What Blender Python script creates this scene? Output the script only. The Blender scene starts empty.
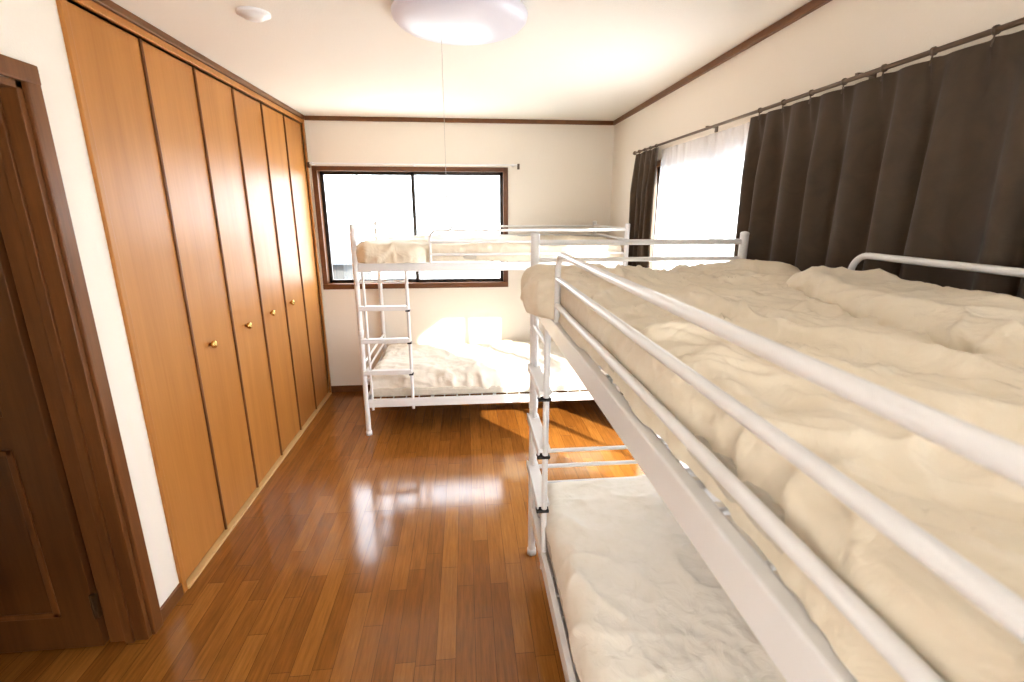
import bpy, math, random
from mathutils import Vector, Matrix, noise
random.seed(4)
S = bpy.context.scene
COL = S.collection

# ---------------------------------------------------------------- materials
def mat_base(name):
    m = bpy.data.materials.new(name); m.use_nodes = True
    nt = m.node_tree
    b = nt.nodes.get("Principled BSDF")
    return m, nt, b
def setp(b, **k):
    for n, v in k.items():
        n = n.replace('_', ' ')
        if n in b.inputs: b.inputs[n].default_value = v
def simple(name, col, rough=.5, metal=0, bump=0, bscale=200, spec=.5):
    m, nt, b = mat_base(name)
    setp(b, Base_Color=(*col, 1), Roughness=rough, Metallic=metal)
    b.inputs['Specular IOR Level'].default_value = spec
    tc = nt.nodes.new('ShaderNodeTexCoord')
    n = nt.nodes.new('ShaderNodeTexNoise'); n.inputs['Scale'].default_value = bscale; n.inputs['Detail'].default_value = 4
    nt.links.new(tc.outputs['Object'], n.inputs['Vector'])
    mr = nt.nodes.new('ShaderNodeMapRange'); mr.inputs['To Min'].default_value = rough*.9; mr.inputs['To Max'].default_value = min(1, rough*1.1)
    nt.links.new(n.outputs['Fac'], mr.inputs['Value']); nt.links.new(mr.outputs[0], b.inputs['Roughness'])
    if bump:
        bp = nt.nodes.new('ShaderNodeBump'); bp.inputs['Strength'].default_value = bump; bp.inputs['Distance'].default_value = .003
        nt.links.new(n.outputs['Fac'], bp.inputs['Height']); nt.links.new(bp.outputs[0], b.inputs['Normal'])
    return m
def wood(name, c1, c2, axis='Z', rough=.35, scale=18, stretch=.06):
    m, nt, b = mat_base(name)
    tc = nt.nodes.new('ShaderNodeTexCoord'); mp = nt.nodes.new('ShaderNodeMapping')
    sc = [1, 1, 1]; sc['XYZ'.index(axis)] = stretch
    mp.inputs['Scale'].default_value = sc
    nt.links.new(tc.outputs['Object'], mp.inputs['Vector'])
    n = nt.nodes.new('ShaderNodeTexNoise'); n.inputs['Scale'].default_value = scale; n.inputs['Detail'].default_value = 8; n.inputs['Roughness'].default_value = .6
    n.inputs['Distortion'].default_value = .4
    nt.links.new(mp.outputs[0], n.inputs['Vector'])
    n2 = nt.nodes.new('ShaderNodeTexNoise'); n2.inputs['Scale'].default_value = scale*9; n2.inputs['Detail'].default_value = 3
    nt.links.new(mp.outputs[0], n2.inputs['Vector'])
    mx = nt.nodes.new('ShaderNodeMath'); mx.operation = 'MULTIPLY_ADD'; mx.inputs[1].default_value = .35
    nt.links.new(n2.outputs['Fac'], mx.inputs[0]); nt.links.new(n.outputs['Fac'], mx.inputs[2])
    cr = nt.nodes.new('ShaderNodeValToRGB')
    cr.color_ramp.elements[0].position = .45; cr.color_ramp.elements[0].color = (*c1, 1)
    cr.color_ramp.elements[1].position = .9; cr.color_ramp.elements[1].color = (*c2, 1)
    nt.links.new(mx.outputs[0], cr.inputs[0]); nt.links.new(cr.outputs[0], b.inputs['Base Color'])
    setp(b, Roughness=rough)
    return m
def floor_mat():
    m, nt, b = mat_base('floor_wood')
    L = nt.links.new
    tc = nt.nodes.new('ShaderNodeTexCoord'); mp = nt.nodes.new('ShaderNodeMapping')
    mp.inputs['Rotation'].default_value = (0, 0, math.radians(90))
    L(tc.outputs['Object'], mp.inputs['Vector'])
    br = nt.nodes.new('ShaderNodeTexBrick')
    br.inputs['Scale'].default_value = 1; br.inputs['Brick Width'].default_value = .62; br.inputs['Row Height'].default_value = .076
    br.inputs['Mortar Size'].default_value = .0010; br.inputs['Mortar Smooth'].default_value = .3
    br.inputs['Color1'].default_value = (.375, .160, .036, 1); br.inputs['Color2'].default_value = (.265, .103, .022, 1)
    br.inputs['Mortar'].default_value = (.11, .040, .010, 1); br.offset = .37; br.offset_frequency = 3; br.squash = .8; br.squash_frequency = 2
    L(mp.outputs[0], br.inputs['Vector'])
    m2 = nt.nodes.new('ShaderNodeMapping'); m2.inputs['Scale'].default_value = (1, .06, 1)
    L(tc.outputs['Object'], m2.inputs['Vector'])
    n = nt.nodes.new('ShaderNodeTexNoise'); n.inputs['Scale'].default_value = 80; n.inputs['Detail'].default_value = 6; n.inputs['Roughness'].default_value = .7
    L(m2.outputs[0], n.inputs['Vector'])
    mr = nt.nodes.new('ShaderNodeMapRange'); mr.inputs['From Min'].default_value = .3; mr.inputs['From Max'].default_value = .7
    mr.inputs['To Min'].default_value = .66; mr.inputs['To Max'].default_value = 1.14
    L(n.outputs['Fac'], mr.inputs['Value'])
    mx = nt.nodes.new('ShaderNodeMix'); mx.data_type = 'RGBA'; mx.blend_type = 'MULTIPLY'; mx.inputs[0].default_value = 1
    L(br.outputs['Color'], mx.inputs[6]); L(mr.outputs[0], mx.inputs[7]); L(mx.outputs[2], b.inputs['Base Color'])
    n3 = nt.nodes.new('ShaderNodeTexNoise'); n3.inputs['Scale'].default_value = 9
    L(tc.outputs['Object'], n3.inputs['Vector'])
    r2 = nt.nodes.new('ShaderNodeMapRange'); r2.inputs['To Min'].default_value = .08; r2.inputs['To Max'].default_value = .18
    L(n3.outputs['Fac'], r2.inputs['Value']); L(r2.outputs[0], b.inputs['Roughness'])
    bp = nt.nodes.new('ShaderNodeBump'); bp.inputs['Strength'].default_value = .25; bp.inputs['Distance'].default_value = .0015; bp.invert = True
    L(br.outputs['Fac'], bp.inputs['Height'])
    bp2 = nt.nodes.new('ShaderNodeBump'); bp2.inputs['Strength'].default_value = .06; bp2.inputs['Distance'].default_value = .004
    L(n3.outputs['Fac'], bp2.inputs['Height']); L(bp.outputs[0], bp2.inputs['Normal']); L(bp2.outputs[0], b.inputs['Normal'])
    return m
def fabric(name, col, col2, wr=.5, sc=6, dist=.02):
    m, nt, b = mat_base(name); L = nt.links.new
    tc = nt.nodes.new('ShaderNodeTexCoord')
    n = nt.nodes.new('ShaderNodeTexNoise'); n.inputs['Scale'].default_value = sc; n.inputs['Detail'].default_value = 4; n.inputs['Distortion'].default_value = 1.2
    L(tc.outputs['Object'], n.inputs['Vector'])
    wv = nt.nodes.new('ShaderNodeTexNoise'); wv.inputs['Scale'].default_value = 500
    L(tc.outputs['Object'], wv.inputs['Vector'])
    cr = nt.nodes.new('ShaderNodeValToRGB')
    cr.color_ramp.elements[0].position = .3; cr.color_ramp.elements[0].color = (*col2, 1)
    cr.color_ramp.elements[1].position = .6; cr.color_ramp.elements[1].color = (*col, 1)
    L(n.outputs['Fac'], cr.inputs[0]); L(cr.outputs[0], b.inputs['Base Color'])
    b1 = nt.nodes.new('ShaderNodeBump'); b1.inputs['Strength'].default_value = wr; b1.inputs['Distance'].default_value = dist
    L(n.outputs['Fac'], b1.inputs['Height'])
    b2 = nt.nodes.new('ShaderNodeBump'); b2.inputs['Strength'].default_value = .15; b2.inputs['Distance'].default_value = .001
    L(wv.outputs['Fac'], b2.inputs['Height']); L(b1.outputs[0], b2.inputs['Normal']); L(b2.outputs[0], b.inputs['Normal'])
    setp(b, Roughness=.75)
    b.inputs['Sheen Weight'].default_value = .1
    return m
def sheer_mat(name, lo, hi):
    m, nt, b = mat_base(name); L = nt.links.new
    nt.nodes.remove(b); out = nt.nodes['Material Output']
    tr = nt.nodes.new('ShaderNodeBsdfTransparent'); tl = nt.nodes.new('ShaderNodeBsdfTranslucent'); df = nt.nodes.new('ShaderNodeBsdfDiffuse')
    tl.inputs[0].default_value = (.90, .90, .95, 1); df.inputs[0].default_value = (.9, .9, .92, 1)
    a = nt.nodes.new('ShaderNodeMixShader'); a.inputs[0].default_value = .45
    L(tl.outputs[0], a.inputs[1]); L(df.outputs[0], a.inputs[2])
    c = nt.nodes.new('ShaderNodeMixShader')
    tc = nt.nodes.new('ShaderNodeTexCoord'); n = nt.nodes.new('ShaderNodeTexNoise'); n.inputs['Scale'].default_value = 300
    L(tc.outputs['Object'], n.inputs['Vector'])
    mr = nt.nodes.new('ShaderNodeMapRange'); mr.inputs['To Min'].default_value = lo; mr.inputs['To Max'].default_value = hi
    L(n.outputs['Fac'], mr.inputs['Value']); L(mr.outputs[0], c.inputs[0])
    L(tr.outputs[0], c.inputs[1]); L(a.outputs[0], c.inputs[2]); L(c.outputs[0], out.inputs[0])
    return m
def glass_mat():
    m, nt, b = mat_base('window_glass'); L = nt.links.new
    nt.nodes.remove(b); out = nt.nodes['Material Output']
    tr = nt.nodes.new('ShaderNodeBsdfTransparent'); gl = nt.nodes.new('ShaderNodeBsdfGlossy'); gl.inputs['Roughness'].default_value = .02
    c = nt.nodes.new('ShaderNodeMixShader'); c.inputs[0].default_value = .04
    L(tr.outputs[0], c.inputs[1]); L(gl.outputs[0], c.inputs[2]); L(c.outputs[0], out.inputs[0])
    return m

M_wall = simple('wallpaper', (.88, .82, .735), .85, bump=.35, bscale=160, spec=.2)
M_ceil = simple('ceiling_paper', (.89, .85, .785), .85, bump=.35, bscale=130, spec=.2)
M_floor = floor_mat()
M_closet = wood('closet_wood', (.41, .175, .041), (.52, .24, .066), 'Z', .42, 9, .05)
M_frame = wood('frame_wood', (.14, .056, .018), (.22, .090, .028), 'Z', .35, 20, .06)
M_frameY = wood('frame_wood_y', (.15, .064, .022), (.21, .095, .034), 'Y', .35, 20, .06)
M_wframe = wood('window_frame_wood', (.12, .048, .018), (.18, .075, .026), 'X', .35, 20, .06)
M_door = wood('door_wood', (.10, .040, .012), (.16, .066, .019), 'Z', .35, 14, .05)
M_track = simple('track_wood', (.62, .41, .19), .4)
M_white = simple('white_enamel', (.80, .79, .78), .3, bscale=60)
M_black = simple('black_plastic', (.012, .012, .012), .4)
M_hinge = simple('bronze_hinge', (.10, .06, .03), .4, metal=.6)
M_brass = simple('brass', (.75, .52, .2), .25, metal=1)
M_curt = fabric('brown_curtain_cloth', (.080, .055, .034), (.065, .044, .028), .1, 12)
M_sheer = sheer_mat('sheer_fabric', .5, .7)
M_fill_lace = sheer_mat('added_fill_lace', .97, 1.0)  # near-opaque translucent cloth, added out of view as a soft fill source
M_duv = fabric('cream_duvet', (.80, .715, .575), (.76, .67, .525), .45, 11, .02)  # second tone puts warm fold shade into the colour of the wrinkle hollows
M_duv2 = fabric('cream_quilt', (.85, .79, .69), (.82, .76, .65), .4, 14, .015)
M_matt = fabric('mattress_cloth', (.62, .57, .48), (.56, .51, .43), .2, 20)
M_glass = glass_mat()
M_sash = simple('bronze_aluminium', (.035, .025, .018), .35, metal=.3)
M_rail = simple('rail_metal', (.16, .12, .09), .35, metal=.6)
M_plast = simple('white_plastic', (.85, .84, .84), .35)
M_cord = simple('pull_cord', (.55, .53, .50), .7)
M_plaster = simple('house_plaster', (.030, .032, .034), .9)
M_roof = simple('roof_tiles', (.040, .045, .052), .8)
M_ground = simple('outdoor_gravel', (.5, .5, .48), .9, bscale=5)

# ---------------------------------------------------------------- mesh builder
class MB:
    def __init__(s): s.v = []; s.f = []; s.m = []; s.sm = []; s.mats = []
    def mi(s, mat):
        if mat not in s.mats: s.mats.append(mat)
        return s.mats.index(mat)
    def add(s, vs, fs, mat, smooth=False):
        o = len(s.v); s.v += [tuple(v) for v in vs]; k = s.mi(mat)
        for f in fs: s.f.append(tuple(i+o for i in f)); s.m.append(k); s.sm.append(smooth)
    def box(s, a, b, mat, bev=0):
        x0, y0, z0 = [min(p, q) for p, q in zip(a, b)]; x1, y1, z1 = [max(p, q) for p, q in zip(a, b)]
        if bev:
            import bmesh
            bm = bmesh.new(); bmesh.ops.create_cube(bm, size=1)
            for v in bm.verts:
                v.co = Vector(((x0+x1)/2+v.co.x*(x1-x0), (y0+y1)/2+v.co.y*(y1-y0), (z0+z1)/2+v.co.z*(z1-z0)))
            bmesh.ops.bevel(bm, geom=bm.edges[:], offset=bev, segments=2, affect='EDGES', profile=.5)
            bm.verts.index_update()
            s.add([v.co[:] for v in bm.verts], [[v.index for v in f.verts] for f in bm.faces], mat); bm.free(); return
        vs = [(x0,y0,z0),(x1,y0,z0),(x1,y1,z0),(x0,y1,z0),(x0,y0,z1),(x1,y0,z1),(x1,y1,z1),(x0,y1,z1)]
        s.add(vs, [(3,2,1,0),(4,5,6,7),(0,1,5,4),(1,2,6,5),(2,3,7,6),(3,0,4,7)], mat)
    def tube(s, pts, r, mat, n=14, cap=True):
        pts = [Vector(p) for p in pts]; m = len(pts)
        T = []
        for i in range(m):
            t = (pts[min(i+1, m-1)]-pts[max(i-1, 0)]).normalized(); T.append(t)
        ref = Vector((0, 0, 1)) if abs(T[0].z) < .9 else Vector((1, 0, 0))
        u = T[0].cross(ref).normalized(); vs = []
        for i in range(m):
            u = (u-T[i]*u.dot(T[i])).normalized(); w = T[i].cross(u)
            for k in range(n):
                a = 2*math.pi*k/n; vs.append(pts[i]+(u*math.cos(a)+w*math.sin(a))*r)
        fs = [(i*n+k, i*n+(k+1) % n, (i+1)*n+(k+1) % n, (i+1)*n+k) for i in range(m-1) for k in range(n)]
        s.add(vs, fs, mat, True)
        if cap:
            s.add(vs[:n], [tuple(range(n-1, -1, -1))], mat); s.add(vs[-n:], [tuple(range(n))], mat)
    def lathe(s, prof, c, axis, mat, n=48):
        axis = Vector(axis).normalized(); ref = Vector((0, 0, 1)) if abs(axis.z) < .9 else Vector((1, 0, 0))
        u = axis.cross(ref).normalized(); w = axis.cross(u); c = Vector(c); vs = []
        for r, h in prof:
            for k in range(n):
                a = 2*math.pi*k/n; vs.append(c+axis*h+(u*math.cos(a)+w*math.sin(a))*r)
        fs = [(i*n+k, i*n+(k+1) % n, (i+1)*n+(k+1) % n, (i+1)*n+k) for i in range(len(prof)-1) for k in range(n)]
        s.add(vs, fs, mat, True)
    def obj(s, name, parent=None, mw=None):
        me = bpy.data.meshes.new(name); me.from_pydata(s.v, [], s.f)
        for m in s.mats: me.materials.append(m)
        for p, k, q in zip(me.polygons, s.m, s.sm): p.material_index = k; p.use_smooth = q
        me.update()
        import bmesh
        bm = bmesh.new(); bm.from_mesh(me); bmesh.ops.recalc_face_normals(bm, faces=bm.faces[:]); bm.to_mesh(me); bm.free()
        o = bpy.data.objects.new(name, me); COL.objects.link(o)
        if parent: o.parent = parent
        if mw is not None: o.matrix_world = mw
        return o
def boxobj(name, boxes, mat, bev=0, parent=None):
    b = MB()
    for a, c in boxes: b.box(a, c, mat, bev)
    return b.obj(name, parent)

# ---------------------------------------------------------------- room
XL, XR, YB, YF, H = -1.30, 1.31, 4.44, -1.2, 2.40
HX = -2.35
boxobj('floor', [((HX-.1, YF-.1, -.1), (XR+.12, YB+.12, 0))], M_floor)
boxobj('ceiling', [((HX-.1, YF-.1, H), (XR+.12, YB+.12, H+.1))], M_ceil)
WX0, WX1, WZ0, WZ1 = -1.25, .36, 1.0, 2.0
boxobj('wall_back', [((XL-.7, YB, 0), (WX0, YB+.12, H)), ((WX1, YB, 0), (XR+.12, YB+.12, H)),
                     ((WX0, YB, 0), (WX1, YB+.12, WZ0)), ((WX0, YB, WZ1), (WX1, YB+.12, H))], M_wall)
RY0, RY1, RZ0, RZ1 = -.7, 3.5, .08, 1.98
boxobj('wall_right', [((XR, YF-.1, 0), (XR+.12, RY0, H)), ((XR, RY1, 0), (XR+.12, YB, H)),
                      ((XR, RY0, 0), (XR+.12, RY1, RZ0)), ((XR, RY0, RZ1), (XR+.12, RY1, H))], M_wall)
FX0, FX1, FZ0, FZ1 = -.75, .95, .85, 2.0  # opening for the fill window added behind the camera
boxobj('wall_front', [((HX-.1, YF-.1, 0), (FX0, YF, H)), ((FX1, YF-.1, 0), (XR, YF, H)),
                      ((FX0, YF-.1, 0), (FX1, YF, FZ0)), ((FX0, YF-.1, FZ1), (FX1, YF, H))], M_wall)
DY0, DY1, DZ = .90, 1.71, 2.02
CY0, CY1, CZ = 1.955, 4.39, 2.335
boxobj('wall_left', [((XL-.13, YF, 0), (XL, DY0, H)), ((XL-.13, DY0, DZ), (XL, DY1, H)),
                     ((XL-.13, DY1, 0), (XL, CY0, H)), ((XL-.13, CY0, CZ), (XL, CY1, H)), ((XL-.13, CY1, 0), (XL, YB, H))], M_wall)
boxobj('wall_hall', [((HX-.1, YF, 0), (HX, YB+.12, H)), ((HX, 2.35, 0), (XL-.7, 2.45, H)), ((XL-.75, 2.45, 0), (XL-.7, YB, H)), ((HX,2.2,0),(XL-.13,2.25,H))], M_wall)
cz0 = H-.033
boxobj('trim_1', [((XL, YB-.022, cz0), (XR, YB, H))], M_frameY, .004)
boxobj('trim_2', [((XR-.022, YF, cz0), (XR, YB-.022, H))], M_frameY, .004)
boxobj('trim_3', [((XL, YF, cz0), (XL+.022, YB-.022, H))], M_frameY, .004)
boxobj('baseboard_back', [((XL, YB-.012, 0), (XR, YB, .06))], M_frameY, .002)
boxobj('baseboard_right', [((XR-.012, YF, 0), (XR, YB-.012, .06))], M_frameY, .002)
boxobj('baseboard_left', [((XL, YF, 0), (XL+.012, DY0-.05, .06)), ((XL, DY1+.05, 0), (XL+.012, CY0-.03, .06))], M_frameY, .002)
b = MB()
cw = .055
for y0, y1 in ((DY0-cw, DY0), (DY1, DY1+cw)):
    b.box((XL-.0, y0, 0), (XL+.018, y1, DZ+cw), M_frame, .004)
b.box((XL, DY0-cw, DZ), (XL+.02, DY1+cw, DZ+cw), M_frame, .004)
b.box((XL-.14, DY1-.022, 0), (XL+.004, DY1, DZ), M_frame, .002)
b.box((XL-.14, DY0, 0), (XL+.004, DY0+.022, DZ), M_frame, .002)
b.box((XL-.14, DY0, DZ-.022), (XL+.004, DY1, DZ), M_frame, .002)
b.box((XL-.075, DY1-.034, 0), (XL-.045, DY1-.022, DZ-.022), M_frame, .002)
b.box((XL-.145, DY1, 0), (XL-.13, DY1+cw, DZ+cw), M_frame, .002)
b.obj('trim_4')
b = MB()
lx0, lx1, ly0, ly1, lz0, lz1 = -2.18, -1.445, 1.665, 1.70, .008, 1.99
b.box((lx0, ly0, lz0), (lx1, ly1, lz1), M_door, .003)
def mould(x0, x1, z0, z1):
    w = .022
    for a, c in (((x0, ly0-.008, z0), (x0+w, ly0, z1)), ((x1-w, ly0-.008, z0), (x1, ly0, z1)),
                 ((x0, ly0-.008, z0), (x1, ly0, z0+w)), ((x0, ly0-.008, z1-w), (x1, ly0, z1))):
        b.box(a, c, M_frame, .003)
mould(lx0+.12, lx1-.12, .16, .86); mould(lx0+.12, lx1-.12, .98, 1.85)
for z in (.2, 1.8):
    b.box((lx1-.002, ly0-.010, z-.05), (lx1+.02, ly0+.006, z+.05), M_hinge, .002)
    b.tube([(lx1+.006, ly0-.008, z-.052), (lx1+.006, ly0-.008, z+.052)], .006, M_hinge)
b.tube([(lx0+.07, ly0, .98), (lx0+.07, ly0-.05, .98), (lx0+.18, ly0-.05, .98)], .009, M_brass)
b.obj('door_1')
b = MB()
b.box((XL-.06, CY0-.028, 0), (XL+.014, CY0, CZ+.03), M_closet, .003)
b.box((XL-.06, CY1, 0), (XL+.014, CY1+.028, CZ+.03), M_closet, .003)
b.box((XL-.06, CY0, CZ), (XL+.014, CY1, CZ+.03), M_closet, .003)
b.box((XL-.62, CY0, .0), (XL-.6, CY1, CZ), M_closet)
b.obj('trim_5')
b = MB()
b.box((XL-.06, CY0, 0), (XL+.02, CY1, .014), M_track, .002)
b.obj('trim_6')
N = 6; pw = (CY1-CY0)/N
b = MB()
for i in range(N):
    y0 = CY0+i*pw+.002; y1 = CY0+(i+1)*pw-.002
    b.box((XL-.035, y0, .018), (XL-.006, y1, CZ-.004), M_closet, .007)
    if i > 0:
        b.tube([(XL-.003, y0-.002, .02), (XL-.003, y0-.002, CZ-.006)], .007, M_frame, 8)
kp = [(0.0, -.005), (.008, -.005), (.008, .006), (.017, .012), (.02, .020), (.016, .028), (.007, .031), (0, .031)]
for y in (2.51, 2.93, 3.30, 3.68):
    b.lathe(kp, (XL-.006, y, .995), (1, 0, 0), M_brass, 24)
b.obj('closet_folding_doors')

# back window
b = MB()
c = .022
for a, d in (((WX0-.02, YB-.012, WZ0-.02), (WX0+c, YB+.1, WZ1+.015)), ((WX1-c, YB-.012, WZ0-.02), (WX1+.02, YB+.1, WZ1+.015)),
             ((WX0, YB-.012, WZ1-c), (WX1, YB+.1, WZ1+.015))):
    b.box(a, d, M_wframe, .004)
b.box((WX0-.02, YB-.018, WZ0-.025), (WX1+.02, YB+.1, WZ0+.022), M_wframe, .004)
def sash(x0, x1, z0, z1, y, w=.028):
    for a, d in (((x0, y, z0), (x0+w, y+.025, z1)), ((x1-w, y, z0), (x1, y+.025, z1)), ((x0, y, z0), (x1, y+.025, z0+w)), ((x0, y, z1-w), (x1, y+.025, z1))):
        b.box(a, d, M_sash, .003)
    b.box((x0+w, y+.010, z0+w), (x1-w, y+.014, z1-w), M_glass)
xm = (WX0+WX1)/2
sash(WX0+c, xm+.015, WZ0+.022, WZ1-c, YB+.065)
sash(xm-.015, WX1-c, WZ0+.022, WZ1-c, YB+.035)
b.box((xm-.010, YB+.025, 1.42), (xm+.010, YB+.036, 1.50), M_sash, .003)
b.obj('window_1')
b = MB()
for a, d in (((XR+.0, RY0, RZ0), (XR+.1, RY0+.035, RZ1)), ((XR+.0, RY1-.035, RZ0), (XR+.1, RY1, RZ1)),
             ((XR+.0, RY0, RZ1-.035), (XR+.1, RY1, RZ1)), ((XR+.0, RY0, RZ0), (XR+.1, RY1, RZ0+.035))):
    b.box(a, d, M_frame, .003)
ys = [RY0+.035, .6, 1.75, 2.62, RY1-.035]
for i in range(4):
    x = XR+(.04 if i % 2 else .068); y0, y1 = ys[i]-.015, ys[i+1]+.015; z0, z1 = RZ0+.035, RZ1-.035; w = .04
    for a, d in (((x, y0, z0), (x+.025, y0+w, z1)), ((x, y1-w, z0), (x+.025, y1, z1)), ((x, y0, z0), (x+.025, y1, z0+w)), ((x, y0, z1-w), (x+.025, y1, z1)), ((x, y0, .98), (x+.025, y1, 1.03))):
        b.box(a, d, M_sash, .002)
    b.box((x+.010, y0+w, z0+w), (x+.014, y1-w, z1-w), M_glass)
b.obj('window_2')
b = MB()
for a, d in (((FX0, YF-.1, FZ0), (FX0+.03, YF+.01, FZ1)), ((FX1-.03, YF-.1, FZ0), (FX1, YF+.01, FZ1)), ((FX0, YF-.1, FZ0), (FX1, YF+.02, FZ0+.03)), ((FX0, YF-.1, FZ1-.03), (FX1, YF+.01, FZ1))):
    b.box(a, d, M_wframe, .003)
sash(FX0+.03, .115, FZ0+.03, FZ1-.03, YF-.08); sash(.085, FX1-.03, FZ0+.03, FZ1-.03, YF-.05)
b.obj('added_fill_window')  # unseen window, added to brighten the room from behind the camera

# curtain rails
b = MB()
RZ = 2.06; RXX = 1.25
b.tube([(RXX, -.75, RZ), (RXX, 3.68, RZ)], .007, M_rail)
for y in (-.7, .5, 1.6, 2.6, 3.62):
    b.box((RXX, y-.006, RZ+.004), (XR, y+.006, RZ+.014), M_rail)
    b.box((XR-.006, y-.012, RZ-.015), (XR, y+.012, RZ+.025), M_rail)
b.lathe([(0, -.02), (.011, -.015), (.014, 0), (.011, .015), (0, .02)], (RXX, 3.69, RZ), (0, 1, 0), M_rail, 16)
b.obj('curtain_rail')
b = MB()
b.tube([(-1.28, YB-.06, 2.03), (.47, YB-.06, 2.03)], .006, M_plast)
for x in (-1.25, -.42, .42):
    b.box((x-.008, YB-.065, 2.02), (x+.008, YB, 2.04), M_plast, .002)
b.box((.455, YB-.075, 1.995), (.475, YB-.045, 2.04), M_rail, .003)
b.box((-1.285, YB-.075, 1.995), (-1.265, YB-.045, 2.04), M_rail, .003)
b.obj('curtain_rail')

# curtains
def curtain(name, y0, y1, xc, z0, z1, n, amp, mat, seed, hooks=True, ny=None, front=False):
    rnd = random.Random(seed)
    Ny = ny or n*16; Nz = 46; vs = []; fs = []
    ph = [rnd.uniform(-.38, .38) for _ in range(n+2)]; am = [rnd.uniform(.5, 1.0) for _ in range(n+2)]
    for j in range(Nz+1):
        t = j/Nz; z = z1+(z0-z1)*t
        for i in range(Ny+1):
            u = i/Ny; k = u*n; ki = int(min(k, n-1)); fr = k-ki
            sm = fr*fr*(3-2*fr)
            a = amp*(am[ki]*(1-sm)+am[ki+1]*sm)
            head = max(0, 1-t/.06)
            open_ = min(1, .25+t*6)
            w = math.cos(2*math.pi*(k+(ph[ki]*(1-sm)+ph[ki+1]*sm)*(.35+t)))
            w = math.copysign(abs(w)**.75, w)
            pin = math.exp(-((fr-.5)/.09)**2)
            x = xc - a*w*open_*.9 - head*amp*.5*pin
            x += .006*noise.noise(Vector((u*n*1.3, z*1.5, seed)))
            wob = .014*noise.noise(Vector((u*n*.7, z*1.1, seed+9)))*min(1, t*4)
            if front: vs.append((y0+(y1-y0)*u+wob, YF+.05+(xc-x), z))
            else: vs.append((min(x, XR-.008), y0+(y1-y0)*u+wob, z))
    for j in range(Nz):
        for i in range(Ny):
            a = j*(Ny+1)+i; fs.append((a, a+1, a+Ny+2, a+Ny+1))
    b = MB(); b.add(vs, fs, mat, True)
    if hooks:
        for i in range(n):
            y = y0+(y1-y0)*(i+.5)/n
            b.tube([(RXX, y, RZ), (RXX-.004, y, z1-.02)], .002, M_rail, 6)
            b.lathe([(0.004, -.003), (.011, -.003), (.011, .003), (.004, .003)], (RXX, y, RZ), (0, 1, 0), M_rail, 12)
    return b.obj(name)
curtain('brown_curtain', 3.22, 3.64, 1.250, .06, 2.045, 4, .040, M_curt, 3)
curtain('brown_curtain', .15, 2.20, 1.263, .06, 2.045, 13, .038, M_curt, 8)
curtain('added_fill_curtain', 2.16, 3.25, 1.282, .06, 2.035, 12, .016, M_sheer, 5, False)
curtain('added_fill_curtain', -.70, .16, 1.275, .06, 2.02, 10, .018, M_fill_lace, 6, False)  # added out of view for soft fill, dense enough to stop sun patches
curtain('added_fill_curtain', FX0-.08, FX1+.08, 0, FZ0-.1, 2.06, 16, .018, M_fill_lace, 7, False, front=True)  # cloth over the added front window, diffuses its fill light

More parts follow.
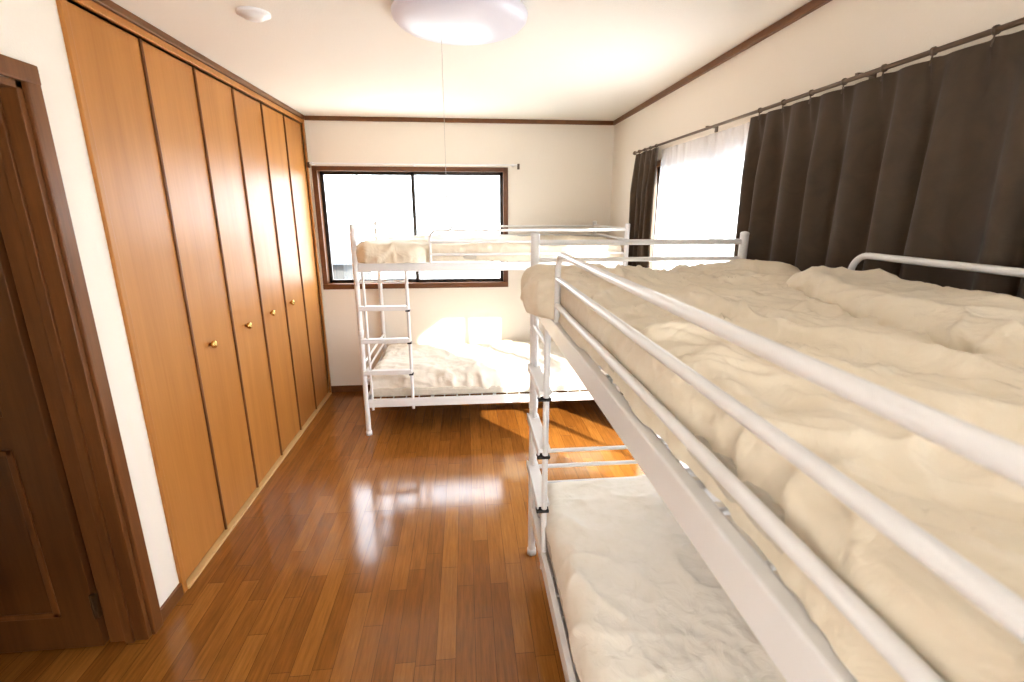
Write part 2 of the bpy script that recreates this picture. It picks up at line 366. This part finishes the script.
# ---------------------------------------------------------------- bunk beds
L_, W_ = 1.93, .915
def arc(c, r, a0, a1, axes, n=8):
    out = []
    for i in range(n+1):
        a = math.radians(a0+(a1-a0)*i/n); p = list(c)
        p[axes[0]] += r*math.cos(a); p[axes[1]] += r*math.sin(a); out.append(tuple(p))
    return out
UB0, UB1 = 1.238, 1.300
def bunk(mw):
    b = MB()
    pr = .0185
    for x in (0, L_):
        for y in (0, W_):
            b.tube([(x, y, .012), (x, y, 1.555)], pr, M_white, 18)
            b.lathe([(pr, 0), (pr+.001, .004), (pr*.8, .010), (0, .013)], (x, y, 1.553), (0, 0, 1), M_white, 18)
            b.lathe([(0, 0), (pr+.004, 0), (pr+.004, .03), (pr, .032)], (x, y, 0), (0, 0, 1), M_plast, 18)
            b.lathe([(pr, -.02), (pr+.0025, -.018), (pr+.0025, .018), (pr, .02)], (x, y, .80), (0, 0, 1), M_white, 18)
    for z0, z1 in ((UB0, UB1), (.222, .287)):
        for y, s in ((0, 1), (W_, -1)):
            b.box((pr, y-.012, z0), (L_-pr, y+.012, z1), M_white, .004)
            b.box((pr, y+.012*s, z0), (L_-pr, y+.05*s, z0+.006), M_white)
        for x in (0, L_):
            b.box((x-.012, pr, z0), (x+.012, W_-pr, z1), M_white, .004)
        zz = z1-.012
        for i in range(1, 20):
            x = L_*i/20; b.tube([(x, .012, zz), (x, W_-.012, zz)], .005, M_white, 8)
        for j in range(1, 6):
            y = W_*j/6; b.tube([(.012, y, zz-.008), (L_-.012, y, zz-.008)], .005, M_white, 8)
        for xx in (.48, .97, 1.45):
            b.box((xx-.012, .012, z0+.006), (xx+.012, W_-.012, z0+.03), M_white, .003)
    for x in (0, L_):
        for z in (1.522, 1.45, 1.375, .56, .48, .39):
            b.tube([(x, 0, z), (x, W_, z)], .0095 if z < 1.5 else .012, M_white)
    r = .06; g = .0098
    for y, xs, s in ((0, .52, -1), (W_, .62, 1)):
        path = [(xs, y, 1.285), (xs, y, 1.52-r)] + arc((xs+r, y, 1.52-r), r, 180, 90, (0, 2))[1:] + [(L_, y, 1.52)]
        b.tube(path, g, M_white, 14)
        for z in (1.44, 1.355):
            b.tube([(xs, y, z), (L_, y, z)], g*.95, M_white, 14)
    st = .345
    b.tube([(st, 0, .20), (st, 0, 1.245)], .012, M_white, 14)
    b.tube([(.045, 0, .20), (.045, 0, 1.245)], .010, M_white, 14)
    for z in (.505, .745, .985):
        b.box((.0, -.028, z-.009), (st+.004, .022, z+.009), M_white, .004)
        b.box((.0, -.030, z-.022), (st+.004, -.022, z+.012), M_white, .003)
        b.box((st-.016, -.033, z-.030), (st+.016, .018, z-.018), M_black, .003)
    b.tube([(.0, 0, 1.17), (st, 0, 1.17)], .009, M_white)
    return b.obj('bunk_bed', None, mw)
def RT(x, y, rot): return Matrix.Translation((x, y, 0)) @ Matrix.Rotation(math.radians(rot), 4, 'Z')
MW_far = RT(-.77, 3.485, 0); MW_near = RT(.29, 2.047, -90)
bunk(MW_near); bunk(MW_far)

# ---------------------------------------------------------------- soft bedding
def prof(s, h, r):
    a = abs(s); sg = 1 if s >= 0 else -1; flat = h-r
    if a <= flat: return s, 0
    t = a-flat; q = r*math.pi/2
    if t < q: an = t/r; return sg*(flat+r*math.sin(an)), r*(1-math.cos(an))
    return sg*h, r+(t-q)
def ridge(p, k=2.6): return 1-min(1, math.sqrt(noise.noise(p)**2+.0008)*k)
def soft(name, cx, cy, hx, hy, z0, z1, mat, seed, amp=(.02, .014, .006), step=.013, rot=0, bulge=None, anis=(1, 1), r=None, mw=None, dirn=0.0, crease=.010):
    T = z1-z0; r = r or min(T*.6, .09)
    def total(h): return (h-r)+r*math.pi/2+max(0, T-r)
    tx, ty = total(hx), total(hy)
    nx, ny = int(2*tx/step), int(2*ty/step)
    P = []
    for j in range(ny+1):
        for i in range(nx+1):
            sx = -tx+2*tx*i/nx; sy = -ty+2*ty*j/ny
            x, dx = prof(sx, hx, r); y, dy = prof(sy, hy, r)
            d = min(T, math.hypot(dx, dy)); P.append(Vector((x, y, z1-d)))
    so = Vector((seed*7.3, seed*3.1, seed*1.7)); vs = []
    ca, sa = math.cos(dirn), math.sin(dirn)
    for idx, p in enumerate(P):
        e = (z1-p.z)/T
        n = Vector((max(0, abs(p.x)-hx+r)/r*(1 if p.x > 0 else -1), max(0, abs(p.y)-hy+r)/r*(1 if p.y > 0 else -1), 0))
        n.z = max(0, 1-n.length)+(.2 if e < .9 else 0); n.normalize()
        px, py = p.x*ca+p.y*sa, -p.x*sa+p.y*ca
        q = Vector((px*anis[0], py*anis[1], p.z*1.0))+so
        wv = noise.noise_vector(q*1.6)*.30
        w2 = noise.noise_vector(q*5)*.06
        d = amp[0]*noise.noise(q*2.4+wv)
        rr = ridge((q+wv)*2.6); d += amp[1]*(rr**2.5-.25)
        m = max(0, min(1, .55+1.3*noise.noise(q*2.3+Vector((5, 5, 5)))))
        rr = ridge((q+wv*1.4+w2)*6.0+Vector((3, 1, 7))); d += amp[2]*m*(rr**2.2-.3)
        m2 = max(0, min(1, .5+1.5*noise.noise(q*3.3+Vector((1, 8, 5)))))
        rr = ridge((q+wv*2.0+w2)*13+Vector((9, 1, 2))); d += amp[2]*.42*m2*(rr**2-.3)
        # thin long creases, running across the main fold direction
        q2 = Vector((px*2.2+py*.8, py*1.0-px*.5, 0))+so
        m3 = max(0, min(1, .45+1.8*noise.noise(q*2.9+Vector((7, 2, 9)))))
        d += crease*m3*ridge(q2*4.5+wv*3+w2*3, 4.5)**2
        d += crease*.6*(1-m3)*ridge(Vector((q2.y, q2.x*.6, 3))*5+wv*3, 4.5)**2
        k = 1-max(0, e-.75)/.25*.5
        v = p+n*d*k
        if bulge: v = bulge(v, p, e)
        v.z = max(v.z, z0)
        vs.append(v)
    fs = [(j*(nx+1)+i, j*(nx+1)+i+1, (j+1)*(nx+1)+i+1, (j+1)*(nx+1)+i) for j in range(ny) for i in range(nx)]
    b = MB(); b.add(vs, fs, mat, True)
    m = Matrix.Translation((cx, cy, 0)) @ Matrix.Rotation(math.radians(rot), 4, 'Z')
    return b.obj(name, None, (mw @ m) if mw is not None else m)
def mattress(mw, z0, z1):
    b = MB(); b.box((.03, .016, z0), (L_-.03, W_-.016, z1), M_matt, .02)
    return b.obj('mattress', None, mw)
for mw in (MW_near, MW_far):
    mattress(mw, 1.302, 1.36); mattress(mw, .288, .36)
def sm01(a, b_, x):
    t = max(0, min(1, (x-a)/(b_-a))); return t*t*(3-2*t)
def bul_near(v, p, e):
    lx = p.x+L_/2
    side = sm01(-.3, -.43, p.y)
    w = (1-sm01(.38, .54, lx))*sm01(.02, .10, lx)*side
    v = v+Vector((0, -.075*w, -.02*w*e))
    if lx > .5: v.y = max(v.y, -W_/2+.011-.012*min(1, max(0, e-.85)*6))
    v.y = min(v.y, W_/2-.002)
    v.x = max(v.x, -L_/2+.014)
    return v
soft('duvet', L_/2, W_/2, L_/2-.014, W_/2-.006, 1.303, 1.432, M_duv, 2, amp=(.032, .028, .024), bulge=bul_near, mw=MW_near, r=.06, step=.008, anis=(.8, 1.5), dirn=.55, crease=.014)
soft('duvet', L_/2, W_/2, L_/2-.02, W_/2-.02, .33, .445, M_duv2, 5, amp=(.024, .016, .012), mw=MW_near, r=.07, crease=.009, step=.010)
soft('duvet', L_/2-.01, W_/2, L_/2-.02, W_/2-.012, 1.303, 1.430, M_duv, 7, amp=(.03, .022, .016), bulge=bul_near, mw=MW_far, r=.06)
soft('duvet', L_/2, W_/2, L_/2-.02, W_/2-.02, .33, .475, M_duv2, 9, amp=(.03, .022, .014), mw=MW_far, r=.08)
soft('folded_duvet', 1.16, .69, .50, .135, 1.40, 1.478, M_duv, 12, amp=(.020, .018, .014), mw=MW_near, r=.06, rot=-13, step=.008, crease=.012)

# ---------------------------------------------------------------- ceiling things
b = MB()
c = (0.0, 2.10, 2.40)
b.lathe([(0, 0), (.20, 0), (.215, -.012), (.215, -.035)], c, (0, 0, 1), M_plast, 64)
M_lamp = bpy.data.materials.new('lamp_diffuser'); M_lamp.use_nodes = True
lb = M_lamp.node_tree.nodes['Principled BSDF']
setp(lb, Base_Color=(.74, .74, .83, 1), Roughness=.3)
lb.inputs['Emission Color'].default_value = (.9, .88, 1, 1); lb.inputs['Emission Strength'].default_value = .06
b.lathe([(.215, -.018), (.248, -.022), (.256, -.034), (.252, -.050), (.235, -.066), (.20, -.078), (.14, -.087), (.07, -.091), (0, -.092)], c, (0, 0, 1), M_lamp, 64)
b.tube([(-.075, 2.14, 2.33), (-.075, 2.14, 1.72)], .0009, M_cord, 6)
b.lathe([(0, 0), (.004, .004), (.005, .024), (.001, .03)], (-.075, 2.14, 1.69), (0, 0, 1), M_plast, 12)
b.obj('ceiling_light')
b = MB()
b.lathe([(.062, 0), (.062, -.008), (.055, -.012), (.04, -.014), (.036, -.022), (.02, -.028), (0, -.029)], (-.805, 2.25, H), (0, 0, 1), M_plast, 40)
b.obj('smoke_detector')

# ---------------------------------------------------------------- outside
boxobj('ground', [((-40, -40, -3.2), (40, 60, -3.0))], M_ground)
b = MB()
b.box((-9, 16.4, -3), (-4.0, 21, .0), M_plaster)
b.add([(-9.4, 16, 0), (-3.6, 16, 0), (-3.6, 21.4, 0), (-9.4, 21.4, 0), (-9.4, 18.5, 1.1), (-4.6, 18.5, 1.1)],
      [(0, 1, 5, 4), (2, 3, 4, 5), (1, 2, 5), (3, 0, 4), (3, 2, 1, 0)], M_roof)
b.obj('neighbour_house')

# ---------------------------------------------------------------- light
w = bpy.data.worlds.new('World'); S.world = w; w.use_nodes = True
bg = w.node_tree.nodes['Background']; bg.inputs[0].default_value = (.83, .915, 1, 1); bg.inputs[1].default_value = 9.5
def portal(name, loc, rot, sx, sy):
    l = bpy.data.lights.new(name, 'AREA'); l.shape = 'RECTANGLE'; l.size = sx; l.size_y = sy
    try: l.cycles.is_portal = True
    except Exception: pass
    o = bpy.data.objects.new(name, l); COL.objects.link(o); o.location = loc; o.rotation_euler = rot
portal('window_portal_back', ((WX0+WX1)/2, YB+.13, 1.5), (math.radians(-90), 0, 0), WX1-WX0, 1.0)
portal('window_portal_right', (XR+.13, (RY0+RY1)/2, 1.03), (0, math.radians(90), 0), 1.9, RY1-RY0)
portal('added_window_portal', ((FX0+FX1)/2, YF-.13, (FZ0+FZ1)/2), (math.radians(90), 0, 0), FX1-FX0, FZ1-FZ0)  # portal of the window added for frontal fill
sl = bpy.data.lights.new('sun', 'SUN'); sl.energy = 28; sl.color = (1, .91, .75); sl.angle = math.radians(1.0)
so = bpy.data.objects.new('sun', sl); COL.objects.link(so)
d = Vector((-1.325, 1.74, -1.0)).normalized()
so.rotation_euler = d.to_track_quat('-Z', 'Y').to_euler(); so.location = (6, -6, 6)

# ---------------------------------------------------------------- camera
cd = bpy.data.cameras.new('camera'); cam = bpy.data.objects.new('camera', cd); COL.objects.link(cam)
ps, pt = math.radians(5.35), math.radians(15.0)
F = Vector((math.sin(ps)*math.cos(pt), math.cos(ps)*math.cos(pt), -math.sin(pt)))
R = Vector((math.cos(ps), -math.sin(ps), 0)); U = R.cross(F)
m = Matrix((R, U, -F)).transposed().to_4x4(); m.translation = (0, 0, 1.65)
cam.matrix_world = m
cd.sensor_width = 36; cd.lens = 485/1024*36; cd.clip_start = .02
cd.dof.use_dof = True; cd.dof.focus_distance = 2.6; cd.dof.aperture_fstop = 5.0
S.camera = cam
S.view_settings.view_transform = 'Standard'
for lk in ('Medium High Contrast', 'None'):
    try:
        S.view_settings.look = lk; print('LOOK', lk); break
    except Exception as e: print(e)
S.view_settings.exposure = 0.17
